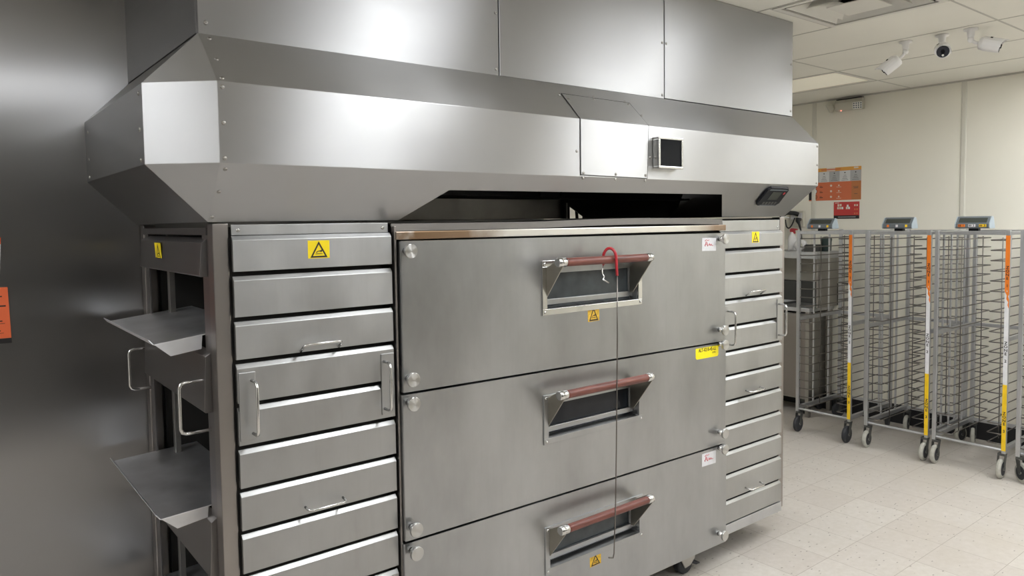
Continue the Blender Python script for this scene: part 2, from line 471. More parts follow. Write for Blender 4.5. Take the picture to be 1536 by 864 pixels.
def vent():
    x0, y0 = VENT; cx, cy = x0+.305, y0+.305
    r = root('ceiling_vent', 'square white metal ceiling air vent with stepped blades beside the hood duct', 'air vent', (cx, cy, ZC))
    f = MB(); o = .297
    for q in ((cx-o, cx+o, cy-o, cy-o+.03), (cx-o, cx+o, cy+o-.03, cy+o), (cx-o, cx-o+.03, cy-o+.03, cy+o-.03), (cx+o-.03, cx+o, cy-o+.03, cy+o-.03)):
        f.box(*q, ZC-.006, ZC+.004, 'ceilwhite')
    build('frame', f, r, .001)
    p = MB()
    p.box(cx-o+.01, cx+o-.01, cy-o+.01, cy+o-.01, ZC+.14, ZC+.15, 'void')
    for q in ((cx-o, cx+o, cy-o, cy-o+.01), (cx-o, cx+o, cy+o-.01, cy+o), (cx-o, cx-o+.01, cy-o, cy+o), (cx+o-.01, cx+o, cy-o, cy+o)):
        p.box(*q, ZC+.004, ZC+.14, 'void')
    build('plenum', p, r)
    def ring(a, b, za, zb):
        m = MB()
        v = []
        for (h, z) in ((a, za), (b, zb)):
            v += [(cx-h, cy-h, z), (cx+h, cy-h, z), (cx+h, cy+h, z), (cx-h, cy+h, z)]
        w = [(q[0], q[1], q[2]+.004) for q in v]
        fs = [(i, (i+1) % 4, (i+1) % 4+4, i+4) for i in range(4)]
        m.add(v+w, fs+[tuple(j+8 for j in f[::-1]) for f in fs]+[(i, i+8, (i+1) % 4+8, (i+1) % 4) for i in range(4)]+[(i+4, (i+1) % 4+4, (i+1) % 4+12, i+12) for i in range(4)], 'ceilwhite')
        return m
    build('blade', ring(.250, .208, ZC-.004, ZC+.06), r)
    build('blade', ring(.178, .136, ZC-.008, ZC+.055), r)
    build('center_plate', MB().box(cx-.112, cx+.112, cy-.112, cy+.112, ZC-.012, ZC-.006, 'ceilwhite'), r, .003)
vent()

# ------------------------------------------------------------------ exhaust hood
XL, XR, YF = .626, 3.716, 2.2216       # upper duct box
BL, BR, YB = .630, 3.727, 2.076        # projecting band
CL, CR = .472, 3.872
Z0, Z1, Z2, Z3 = 1.760, 1.921, 2.143, 2.300
LR = 3.640
ROOT_H = (2.1, 2.6, 1.76)
hood = root('exhaust_hood', 'big brushed stainless exhaust hood with angled band over the oven', 'exhaust hood', ROOT_H)
def hood_parts():
    yb = YS-.002
    # upper sheets
    for x0, x1, z0 in ((XL, 1.706, Z3-.004), (1.710, 2.652, Z3), (2.656, XR, Z3+.003)):
        build('upper_panel', MB().box(x0, x1, YF, YF+.02, z0, ZC-.002, 'duct'), hood, .002)
    build('duct_side', MB().box(XL, XL+.02, YF+.022, yb, Z3+.004, ZC-.002, 'duct'), hood, .0015)
    build('duct_side', MB().box(XR-.02, XR, YF+.022, yb, Z3+.004, ZC-.002, 'duct'), hood, .0015)
    build('light_block_panel', MB().box(2.70, XR, yb-.02, yb, 1.886, ZC-.002, 'duct'), hood)  # unseen; added to shut light out of the hood from behind
    # what is seen through the cut-out: a spotted baffle, its end post
    ib = MB().box(1.30, 2.70, 2.98, 3.0, 1.7645, 1.868, 'dull'); ib.box(1.52, 1.535, 2.94, 2.98, 1.7645, 1.90, 'void'); ib.box(1.48, 1.49, 2.94, 2.98, 1.7645, 1.90, 'dull')
    build('inner_baffle', ib, hood, .002)
    build('baffle_post', MB().box(2.700, 2.712, 2.95, 3.0, 1.7645, 1.868, 'void').box(2.714, 2.722, 2.95, 2.96, 1.7645, 1.85, 'dull').box(2.724, 2.738, 2.95, 3.0, 1.7645, 1.868, 'void'), hood)
    build('flue_pipe', MB().tube([(2.905, 3.07, 1.7645), (2.892, 3.07, 1.90)], .009, 'void', 10).tube([(2.960, 3.07, 1.7645), (2.948, 3.07, 1.90)], .010, 'void', 10), hood)
    # added black sheets: stand in for the dark behind the cut-out, stop stray light
    sh = MB().prism([(2.742, 1.868), (2.742, 1.935), (3.80, 1.935), (3.70, 1.7645), (2.93, 1.7645)], 'y', 3.02, 3.03, 'void')
    sh.box(1.3, 3.70, 2.90, 3.10, 1.869, 1.880, 'void')
    build('added_black_sheets', sh, hood)
    # folded canopy, one skin
    rings = [
        [(XL, yb, Z3), (XL, YF, Z3), (XR, YF, Z3), (XR, yb, Z3)],
        [(CL, yb, Z2), (CL, YF, Z2), (BL, YB, Z2), (BR, YB, Z2), (CR, YF, Z2), (CR, yb, Z2)],
        [(CL, yb, Z1), (CL, YF, Z1), (BL, YB, Z1), (BR, YB, Z1), (CR, YF, Z1), (CR, yb, Z1)],
        [(XL+.008, yb, Z0), (XL+.008, YF, Z0), (LR, YF, Z0), (LR, yb, Z0)],
    ]
    v = [p for r in rings for p in r]   # T 0-3, A 4-9, B 10-15, L 16-19
    f = [(0, 1, 5, 4), (1, 6, 5), (1, 2, 7, 6), (2, 8, 7), (2, 3, 9, 8),
         (4, 5, 11, 10), (5, 6, 12, 11), (6, 7, 13, 12), (7, 8, 14, 13), (8, 9, 15, 14),
         (10, 11, 17, 16), (11, 12, 17), (13, 14, 18), (14, 15, 19, 18)]
    # lower front face with the cut-out over the doors
    def lf(x, z):
        t = (z-Z0)/(Z1-Z0); return (x, YF+(YB-YF)*t, z)
    n = len(v)
    v += [lf(1.262, Z0), lf(1.413, 1.861), lf(2.955, 1.866), lf(3.088, Z0)]
    f += [(12, 13, 18, n+3, n+2, n+1, n, 17)]
    m = MB().add(v, f, 'hood'); m.mi('void')
    o = build('hood_canopy', m, hood)
    so = o.modifiers.new('sheet', 'SOLIDIFY'); so.thickness = .003; so.offset = -1; so.material_offset = 1; so.material_offset_rim = 0  # inside skin takes the black shade colour
    be = o.modifiers.new('edge', 'BEVEL'); be.width = .0025; be.segments = 2; be.limit_method = 'ANGLE'; be.angle_limit = math.radians(25)
    # access panel folded over the band and the upper slope
    def us(x, t): return (x, YB+(YF-YB)*t, Z2+(Z3-Z2)*t)
    nb = Vector((0, -1, 0)); ns = Vector((0, -(Z3-Z2), YF-YB)).normalized()
    ap = MB()
    ap.ngon([(1.986, YB-.003, 1.929), (2.366, YB-.003, 1.925), (2.376, YB-.003, Z2-.001), (1.986, YB-.003, Z2-.001)], (0, .003, 0), 'hood')
    ap.ngon([Vector(us(1.986, .01))+ns*.003, Vector(us(2.376, .01))+ns*.003, Vector(us(2.365, .66))+ns*.003, Vector(us(1.980, .68))+ns*.003], -ns*.003, 'hood')
    gap = [(1.984, YB-.002, 2.143), (1.984, YB-.002, 1.927), (2.3675, YB-.002, 1.923), (2.378, YB-.002, 2.143), Vector(us(2.367, .67))+ns*.002, Vector(us(1.979, .69))+ns*.002]
    ap.tube(gap, .0010, 'void', 6, True)  # dark bead drawn in as the shadow line round the panel
    build('access_panel', ap, hood, .0008)
    # display box
    d = MB(); x0, x1, z0, z1 = 2.405, 2.563, 1.966, 2.098
    for q in ((x0, x1, z0, z0+.010), (x0, x1, z1-.010, z1), (x0, x0+.011, z0+.010, z1-.010), (x1-.009, x1, z0+.010, z1-.010)):
        d.box(q[0], q[1], YB-.034, YB-.001, q[2], q[3], 'bright')
    b = build('display_frame', d, hood, .002)
    build('display_screen', MB().box(x0+.011, x1-.009, YB-.029, YB-.001, z0+.010, z1-.010, 'screen'), b, 0, label='black display screen')
    # key pad on the sloping lower face
    u = Vector((0, YB-YF, Z1-Z0)).normalized(); nr = Vector((1, 0, 0)).cross(u)
    fr = frame(lf(3.275, 1.822), (1, 0, 0), u)
    H = .118; Wd = .195
    k = MB(); c = .022
    k.ngon([fr[0]+fr[1]*x+fr[2]*y+fr[3]*.012 for x, y in ((c, 0), (Wd-c, 0), (Wd, c*.8), (Wd-.004, H-c*.6), (Wd-c, H), (c, H), (.004, H-c*.6), (0, c*.8))], -fr[3]*.013, 'black')
    kp = build('control_pad', k, hood, .003)
    sc = MB().flat(fr, [R4(.058, .042, .142, .092)], 'lcd', .0122, .001)
    build('pad_screen', sc, kp)
    bt = MB()
    for i in range(5): bt.flat(fr, [R4(.038+i*.026, .012, .056+i*.026, .027)], 'binside', .0122, .0012)
    bt.flat(fr, [disc(.166, .084, .008)], 'redplastic', .0122, .0012)
    bt.flat(fr, [R4(.02, .101, .175, .108), R4(.03, .003, .165, .007)], 'timer', .0122, .0006)
    build('pad_keys', bt, kp)
    # screws
    sm = MB().lathe([(.0062, 0), (.0062, .0014), (.0048, .0032), (.0015, .0034)], (0, 0, 0), (0, 0, 1), 'dull', 12)
    sm.box(-.0032, .0032, -.0006, .0006, .0030, .0036, 'ink')
    first = None
    spots = []
    for x, z in ((.643, 2.127), (.643, 2.030), (.643, 1.934), (3.716, 2.128), (3.716, 2.03), (3.71, 1.934), (1.966, 2.018), (1.998, 1.936), (2.178, 1.936), (2.356, 1.936), (1.998, 1.915), (2.178, 1.915), (2.356, 1.914), (2.388, 2.012)):
        spots.append(((x, YB-(.003 if 1.98 < x < 2.37 and z > 1.925 else 0), z), (0, -1, 0)))
    for x, z in ((.648, 2.332), (1.694, 2.53), (1.694, 2.322), (2.64, 2.55), (2.64, 2.316), (3.70, 2.58), (3.70, 2.33), (2.668, 2.55)): spots.append(((x, YF, z), (0, -1, 0)))
    for x, t in ((.652, .90), (.650, .45), (.646, .06), (1.965, .66), (1.992, .52), (2.15, .63), (2.16, .72), (2.35, .60), (2.345, .70), (2.385, .30)): spots.append((Vector(us(x, t))+ns*(.003 if 1.98 < x < 2.37 and t < .66 else 0), ns))
    nl = fr[3]
    for x, z in ((.648, 1.905), (.645, 1.845), (.642, 1.775)): spots.append((lf(x, z), nl))
    for y, z in ((2.26, 2.12), (2.26, 2.02), (2.26, 1.935), (3.10, 2.10), (3.10, 2.0), (3.10, 1.935)): spots.append(((CL, y, z), (-1, 0, 0)))
    for p, nn in spots:
        if first is None:
            o = build('screw', sm, hood); first = o
            for q in o.data.vertices: q.co += Vector(ROOT_H)
        else:
            o = first.copy(); COL.objects.link(o)
        o.location = Vector(p)-Vector(ROOT_H)
        o.rotation_euler = Vector((0, 0, 1)).rotation_difference(Vector(nn)).to_euler()
hood_parts()

# ------------------------------------------------------------------ the oven
ROOT_O = (2.15, 2.65, 0)
oven = root('deck_oven', 'large stainless steel oven with three wide stacked doors and slatted side panels', 'oven', ROOT_O)
PL, PR = .645, 3.648        # outer faces of the corner posts
YD = 2.178                  # face of the doors
def hazard(fr, w, h, fill='yellow'):
    """yellow hot-surface sticker: black triangle, hand over a hot plate"""
    m = MB()
    m.flat(fr, [R4(-w/2, -h/2, w/2, h/2)], fill, 0, .0006)
    a, c = h*.46, w*.40
    if c > h*.56: c = h*.56
    def tri(k, dy): return [(-c*k, -a*k+dy), (c*k, -a*k+dy), (0, a*k+dy)]
    o, i = tri(1, 0), tri(.70, -h*.045)
    m.flat(fr, [[o[0], o[1], i[1], i[0]], [o[1], o[2], i[2], i[1]], [o[2], o[0], i[0], i[2]]], 'ink', .0006, .0003)
    s = h
    m.flat(fr, [[(-.16*s*c/a, -.17*s), (-.10*s*c/a, -.10*s), (.10*s*c/a, -.05*s), (.19*s*c/a, .02*s), (.20*s*c/a, -.05*s), (.12*s*c/a, -.18*s), (.07*s*c/a, -.12*s), (-.08*s*c/a, -.14*s), (-.12*s*c/a, -.21*s)],
                R4(-.20*s*c/a, -.275*s, .20*s*c/a, -.245*s), R4(-.14*s*c/a, -.232*s, .14*s*c/a, -.215*s)], 'ink', .0006, .0003)
    return m

def louvre_profile(z0, z1, yf):
    return [(yf, z0+.011), (yf, z1-.016), (yf+.011, z1-.003), (yf+.013, z1-.003), (yf+.013, z0+.016), (yf+.010, z0+.011)]

def u_handle(p, out, along, r, depth, mat='bright', droop=(0, 0, 0)):
    """bent wire pull: p start, along vector, out direction"""
    p, out, al = Vector(p), Vector(out).normalized(), Vector(along); d = Vector(droop)
    a = al.normalized(); k = min(.016, al.length*.2)
    o = out*depth+d
    on = o.normalized()
    path = [p, p+o-on*k, p+o-on*k*.3+a*k*.3, p+o+a*k, p+o+al-a*k, p+o+al-on*k*.3-a*k*.3, p+o+al-on*k, p+al]
    return MB().tube(path, r, mat, 10)

def oven_front():
    # posts
    pm = MB().box(PL, PL+.046, YF, YF+.05, .155, Z0-.004, 'post'); build('corner_post', pm, oven, .003)
    pm = MB().box(PR-.046, PR, YF, YF+.05, .155, Z0-.004, 'post'); build('corner_post', pm, oven, .003)
    pm = MB().box(PL, PL+.046, YS-.065, YS-.012, .155, Z0-.004, 'post'); build('corner_post', pm, oven, .003)
    pm = MB().box(PR-.046, PR, YS-.065, YS-.012, .155, Z0-.004, 'post'); build('corner_post', pm, oven, .003)
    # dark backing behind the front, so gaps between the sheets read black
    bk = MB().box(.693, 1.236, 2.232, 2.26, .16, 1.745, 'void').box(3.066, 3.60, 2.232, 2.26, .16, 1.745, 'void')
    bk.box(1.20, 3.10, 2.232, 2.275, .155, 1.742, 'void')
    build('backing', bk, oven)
    left = [1.722, 1.602, 1.467, 1.340, 1.209, 1.081, .951, .822, .690, .558, .428, .298, .168]
    right = [1.690, 1.594, 1.472, 1.343, 1.210, 1.083, .960, .831, .704, .576, .456, .322, .198]
    for (x0, x1, Z, sd) in ((.695, 1.222, left, 'l'), (3.058, 3.594, right, 'r')):
        for i in range(len(Z)-1):
            yf = 2.200
            mb = MB().prism(louvre_profile(Z[i+1], Z[i], yf), 'x', x0, x1, 'louvre')
            if i == 0:   # screwed flange above the first sheet
                mb.box(x0+.002, x1-.004, yf+.016, yf+.020, Z[0]-.002, Z[0]+(.030 if sd == 'l' else .052), 'louvre')
            p = build('slat_panel', mb, oven, .0015)
            if i == 0:
                for xs in (x0+.022, x1-.024):
                    build('screw', MB().lathe([(.006, 0), (.006, .0015), (.003, .003)], (xs, yf+.016, Z[0]+.014), (0, -1, 0), 'bright', 12), p)
                cx, zz = (.962, 1.671) if sd == 'l' else (3.343, 1.655)
                build('warning_sticker', hazard(frame((cx, yf, zz), (1, 0, 0), (0, 0, 1)), .072 if sd == 'l' else .064, .056), p, label='yellow hot surface warning sticker')
            hx = .893 if sd == 'l' else 3.262
            if i in (2, 6, 10):
                dz = .024 if i == 2 else -.004
                build('pull_handle', u_handle((hx, yf+.001, Z[i+1]+(.014 if i == 2 else .036)), (0, -1, 0), (.128, 0, 0), .0042, .036, 'bright', (0, 0, dz)), p)
        # upright pulls on rounded plates across the fourth and fifth sheets
        za, zb = (1.105, 1.312) if sd == 'l' else (1.105, 1.318)
        for k, px in enumerate((x0+.003, x1-.052)):
            pl = MB().box(px, px+.050, 2.196, 2.2005, za, zb, 'louvre')
            p = build('pull_plate', pl, oven, .0018)
            hx = px+(.038 if k == 0 else .010)
            build('pull_handle', u_handle((hx, 2.197, zb-.026), (0, -1, 0), (0, 0, -(zb-za-.046)), .0048, .048), p)
        build('base_rail', MB().box(x0-.004, x1+.004, 2.2, 2.215, .150, Z[-1]+.004, 'rack'), oven, .002)
    # divider strips between slats and doors
    build('divider_strip', MB().box(1.228, 1.236, 2.192, 2.25, .16, 1.74, 'post'), oven, .001)
    # top of the oven over the doors
    build('top_rail', MB().box(1.232, 3.072, 2.186, 2.215, 1.694, 1.722, 'heat'), oven, .003)
    tp = MB(); n = 24
    v = []
    for i in range(n+1):
        x = 1.226+(3.07-1.226)*i/n
        w = .010*math.sin(PI*max(0, (i/n-.35)/.65))
        v += [(x, 2.204, 1.7235+w*.8), (x, 2.208, 1.749+w), (x, 2.43, 1.753+w), (x, 2.43, 1.749+w), (x, 2.211, 1.745+w), (x, 2.207, 1.7235+w*.8)]
    fs = [tuple(range(6)), tuple(n*6+q for q in range(5, -1, -1))]
    for i in range(n):
        a, b = i*6, (i+1)*6
        fs += [(a+q, b+q, b+(q+1) % 6, a+(q+1) % 6) for q in range(6)]
    tp.add(v, fs, 'flange'); build('top_plate', tp, oven)
    # body behind
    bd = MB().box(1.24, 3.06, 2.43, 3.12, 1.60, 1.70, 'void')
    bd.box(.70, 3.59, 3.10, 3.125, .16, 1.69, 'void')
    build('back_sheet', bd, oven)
    build('side_sheet', MB().box(3.62, 3.632, 2.275, 3.10, .16, 1.752, 'side'), oven, .001)
    # feet
    for i, (x, y) in enumerate(((2.86, 2.285), (1.35, 2.3), (1.35, 3.0), (2.86, 3.0))):
        c = MB()
        c.box(x-.05, x+.05, y-.045, y+.045, .128, .156, 'dull')
        c.prism([(x-.042, .13), (x+.042, .13), (x+.055, .075), (x+.018, .045), (x-.024, .04), (x-.05, .085)], 'y', y-.036, y-.028, 'dull')
        c.prism([(x-.042, .13), (x+.042, .13), (x+.055, .075), (x+.018, .045), (x-.024, .04), (x-.05, .085)], 'y', y+.028, y+.036, 'dull')
        f = build('caster', c, oven, .004, label='grimy dark caster under the doors')
        wl = MB().lathe([(.02, -.022), (.048, -.022), (.054, -.014), (.054, .014), (.048, .022), (.02, .022)], (x, y, .0545), (0, 1, 0), 'rubber', 24)
        build('wheel', wl, f)
        build('brake_pedal', MB().prism([(x+.03, .07), (x+.075, .042), (x+.098, .036), (x+.10, .028), (x+.07, .03), (x+.03, .05)], 'y', y-.03, y+.03, 'rubber'), f, .003)
oven_front()

def oven_doors():
    specs = [
        # z0L z0R z1L z1R x0 x1 window z0 z1, grip z, glass
        (1.171, 1.151, 1.690, 1.682, 1.242, 3.056, 1.405, 1.572, 1.592, 'glass'),
        (.653, .639, 1.164, 1.144, 1.238, 3.062, .890, 1.040, 1.078, 'darkglass'),
        (.146, .136, .646, .632, 1.232, 3.068, .362, .507, .546, 'glass'),
    ]
    for k, (z0l, z0r, z1l, z1r, x0, x1, wz0, wz1, gz, gl) in enumerate(specs):
        wx0, wx1 = 1.892, 2.420
        YI = YD+.050
        m = MB()
        fr4 = [(x0, z0l), (x1, z0r), (x1, z1r), (x0, z1l)]; ho = [(wx0, wz0), (wx1, wz0), (wx1, wz1), (wx0, wz1)]
        for y in (YD, YI):
            pass
        v = [(x, YD, z) for x, z in fr4]+[(x, YD, z) for x, z in ho]+[(x, YI, z) for x, z in fr4]+[(x, YI, z) for x, z in ho]
        f = []
        for i in range(4):
            j = (i+1) % 4
            f += [(i, j, 4+j, 4+i), (8+j, 8+i, 12+i, 12+j), (i, 8+i, 8+j, j), (4+i, 4+j, 12+j, 12+i)]
        m.add(v, f, 'door')
        door = build('oven_door', m, oven, .003)
        # window frame
        w = MB(); t = .024; a = .006
        for q in ((wx0-t, wx1+t, wz0-t, wz0), (wx0-t, wx1+t, wz1, wz1+t), (wx0-t, wx0, wz0, wz1), (wx1, wx1+t, wz0, wz1)):
            w.box(q[0], q[1], YD-a, YD+.002, q[2], q[3], 'bright' if k == 0 else 'door')
        for xx in (wx0-t*.5, wx1+t*.5):
            for zz in (wz0-t*.5, wz1+t*.5):
                w.lathe([(.006, 0), (.006, .002), (.003, .004)], (xx, YD-a, zz), (0, -1, 0), 'bright', 10)
        build('window_frame', w, door, .0015)
        # recess: inner steel ledges and pane
        r = MB()
        r.box(wx0, wx1, YD+.034, YD+.044, wz1-.030, wz1-.004, 'door'); r.box(wx0, wx1, YD+.030, YD+.044, wz0+.012, wz0+.034, 'door')
        r.box(wx1-.020, wx1-.004, YD+.034, YD+.044, wz0+.034, wz1-.03, 'door')
        build('inner_frame', r, door, .002)
        build('window_pane', MB().box(wx0, wx1, YD+.046, YD+.054, wz0, wz1, gl), door, label='smoky glass window')
        # wooden grip, ferrules, side brackets
        gy = YD-.090; rg = .0165
        build('handle_grip', MB().tube([(wx0+.018, gy, gz), (wx0+.03, gy, gz), (wx1-.055, gy, gz), (wx1-.043, gy, gz)], [rg*.97, rg, rg, rg*.97], 'wood', 18), door, label='reddish wooden handle grip')
        for xa, xb in ((wx0-.022, wx0+.020), (wx1-.045, wx1-.012)):
            build('ferrule', MB().lathe([(.0150, 0), (.0178, .002), (.0178, abs(xb-xa)-.002), (.0165, abs(xb-xa))], (xa, gy, gz), (1, 0, 0), 'bright', 18), door)
        zl = wz0+.030
        for xb in (wx0-.002, wx1-.022):
            prof = [(gy-.018, gz-.004), (gy-.014, gz+.012), (gy, gz+.019), (gy+.014, gz+.014), (YD-.006, gz-.024), (YD+.026, gz-.045), (YD+.026, zl), (YD+.010, zl)]
            build('handle_bracket', MB().prism(prof, 'x', xb, xb+.005, 'brass'), door, .0008)
        # clamping knobs
        kz = [(1.656, 1.220, 1.655, 1.211), (1.137, .701, 1.140, .704), (.618, .19, .625, .193)][k]
        for kx, zz in ((1.262, kz[0]), (1.262, kz[1]), (3.006, kz[2]), (3.006, kz[3])):
            yk = YD
            kk = MB().lathe([(.012, 0), (.012, .016), (.0085, .018), (.0085, .028)], (kx, yk, zz), (0, -1, 0), 'bright', 18)
            stem = build('knob_stem', kk, door)
            me = MB().lathe([(.020, 0), (.0245, .003), (.0245, .011), (.0232, .013)], (0, 0, 0), (0, -1, 0), 'spun', 28)
            o = build('knob', me, door)
            for q in o.data.vertices: q.co += Vector(ROOT_O)
            o.location = Vector((kx, yk-.028, zz))-Vector(ROOT_O)
        # stickers and notes
        if k in (0, 2):
            zc = 1.363 if k == 0 else .318
            s_ = hazard(frame((2.150, YD, zc), (1, 0, .02), (-.02, 0, 1)), .066, .060 if k == 0 else .05, 'oldyellow')
            build('warning_sticker', s_, door, label='worn yellow hot surface warning sticker')
            zc = 1.630 if k == 0 else .588
            n = MB(); fr = frame((2.926, YD, zc), (1, 0, -.02), (.02, 0, 1))
            n.flat(fr, [R4(-.054, -.031, .054, .031)], 'paper', 0, .0006)
            sq = [[(-.032, -.010), (-.026, .012), (-.020, .012), (-.014, -.008), (-.006, -.004), (.0, .004), (.006, -.006), (.014, .002), (.020, -.006), (.032, -.005)],
                  [(-.034, .016), (-.024, .022), (-.010, .018), (0, .022)], [(-.036, -.004), (-.022, .002), (-.012, .001)]]
            for st in sq:
                n.tube([fr[0]+fr[1]*x+fr[2]*y+fr[3]*.0012 for x, y in st], .0011, 'redink', 6)
            build('paper_note', n, door, label='small white note with red handwriting')
        if k == 1:
            n = MB(); fr = frame((2.912, YD, 1.110), (1, 0, -.01), (.01, 0, 1))
            n.flat(fr, [[(-.088, -.018), (-.080, -.026), (.080, -.026), (.088, -.018), (.088, .026), (-.088, .026)]], 'tag', 0, .0006)
            put_text(n, fr, 'ALT-0210-45-LL', 0, .014, .0245, 'ink', .82, .0007, .0009)
            put_text(n, fr, '(0298)', .052, -.004, .010, 'ink', 1, .0007)
            build('yellow_label', n, door, label='yellow label with black lettering')
oven_doors()

def oven_left_side():
    X = PL
    ya, yb = YF+.052, YS-.068
    # opening jambs and a pale rail inside
    j = MB().box(X+.004, X+.012, ya, ya+.07, .16, 1.74, 'side').box(X+.004, X+.012, yb-.05, yb, .16, 1.74, 'side')
    build('side_jamb', j, oven, .001)
    build('inner_rail', MB().box(X+.055, X+.075, 2.97, 3.0, .16, 1.74, 'dull'), oven, .001)
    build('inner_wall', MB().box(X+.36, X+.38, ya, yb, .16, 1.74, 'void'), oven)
    build('top_strip', MB().box(X-.002, X+.008, ya+.01, yb, 1.722, 1.744, 'side'), oven, .001)
    # sheet panels leaning out at the foot
    for k, (zt, zb) in enumerate(((1.716, 1.597), (1.372, 1.185), (.862, .672), (.352, .17))):
        prof = [(X+.012, zt), (X-.012, zt-.016), (X-.020, zb+.004), (X-.016, zb), (X+.004, zb), (X+.004, zt-.03), (X+.016, zt-.006)]
        p = MB().prism(prof, 'y', ya+.02, yb-.015, 'side')
        o = build('side_panel', p, oven, .0012)
        if k == 0:
            build('warning_sticker', hazard(frame((X-.0175, 2.80, 1.662), (0, -1, 0), (-.06, 0, 1)), .085, .062), o, label='yellow hot surface warning sticker')
    # fold-out trays
    for k, z in enumerate((1.402, .876, .378)):
        t = .003; y0, y1 = 2.345, 3.06; xo, xi = .503, .80; zo, zi = z, z+(.034 if k == 0 else .016)
        m = MB()
        m.ngon([(xo, y0, zo), (xi, y0, zi), (xi, y1, zi), (xo, y1, zo)], (0, 0, -t), 'tray')
        m.ngon([(xo, y0, zo), (xo, y1, zo), (xo-.012, y1, zo+.015), (xo-.012, y0+.004, zo+.015)], (-.002, 0, -.002), 'tray')
        m.ngon([(xo, y0, zo), (X-.004, y0, zo+(zi-zo)*.47), (X-.008, y0-.002, zo-.028), (xo+.045, y0-.002, zo-.040)], (0, .003, 0), 'tray')
        build('side_tray', m, oven, .0008)
    # upright bow handles in the middle opening
    for y, x1 in ((2.318, .562), (3.095, .575)):
        build('pull_handle', u_handle((X+.004, y, 1.282), (-1, 0, 0), (0, 0, -.155), .0055, X+.004-x1), oven)
oven_left_side()

# ------------------------------------------------------------------ hooked rod on the top door handle
def hook():
    gy, gz = YD-.090, 1.592
    r = root('hook_rod', 'long thin steel rod with red hooked end hanging from the top oven door handle', 'hook rod', (2.17, gy, gz))
    x = 2.168
    yf = gy-.0235
    arc = []
    for i in range(0, 13):
        a = PI*i/12
        arc.append((x-.012*(1-math.cos(a))/2*0-.026*(1-math.cos(a))/2, gy-.0235*math.cos(a), gz+.006+.040*math.sin(a)))
    red = [(x+.004, yf-.001, gz-.065), (x+.002, yf, gz-.03)]+arc+[(x-.030, gy+.024, gz-.006), (x-.022, gy+.026, gz-.020)]
    build('red_grip', MB().tube(red, .0058, 'redplastic', 12), r, label='red rubber sleeve')
    tail = [(x-.022, gy+.026, gz-.020), (x-.034, gy+.022, gz-.038), (x-.040, gy+.016, gz-.055), (x-.032, gy+.014, gz-.068), (x-.044, gy+.008, gz-.080), (x-.020, gy-.002, gz-.094)]
    build('hook_tail', MB().tube(tail, .0028, 'bright', 8), r)
    rod = [(x+.004, yf-.001, gz-.063), (x+.003, yf-.0015, gz-.30), (x-.010, yf-.006, gz-.70), (x-.016, yf-.004, gz-1.0), (x-.026, yf-.003, gz-1.205), (x-.030, yf-.001, gz-1.222), (x-.052, yf+.002, gz-1.216)]
    build('rod', MB().tube(rod, .0026, 'wire', 8), r)
hook()

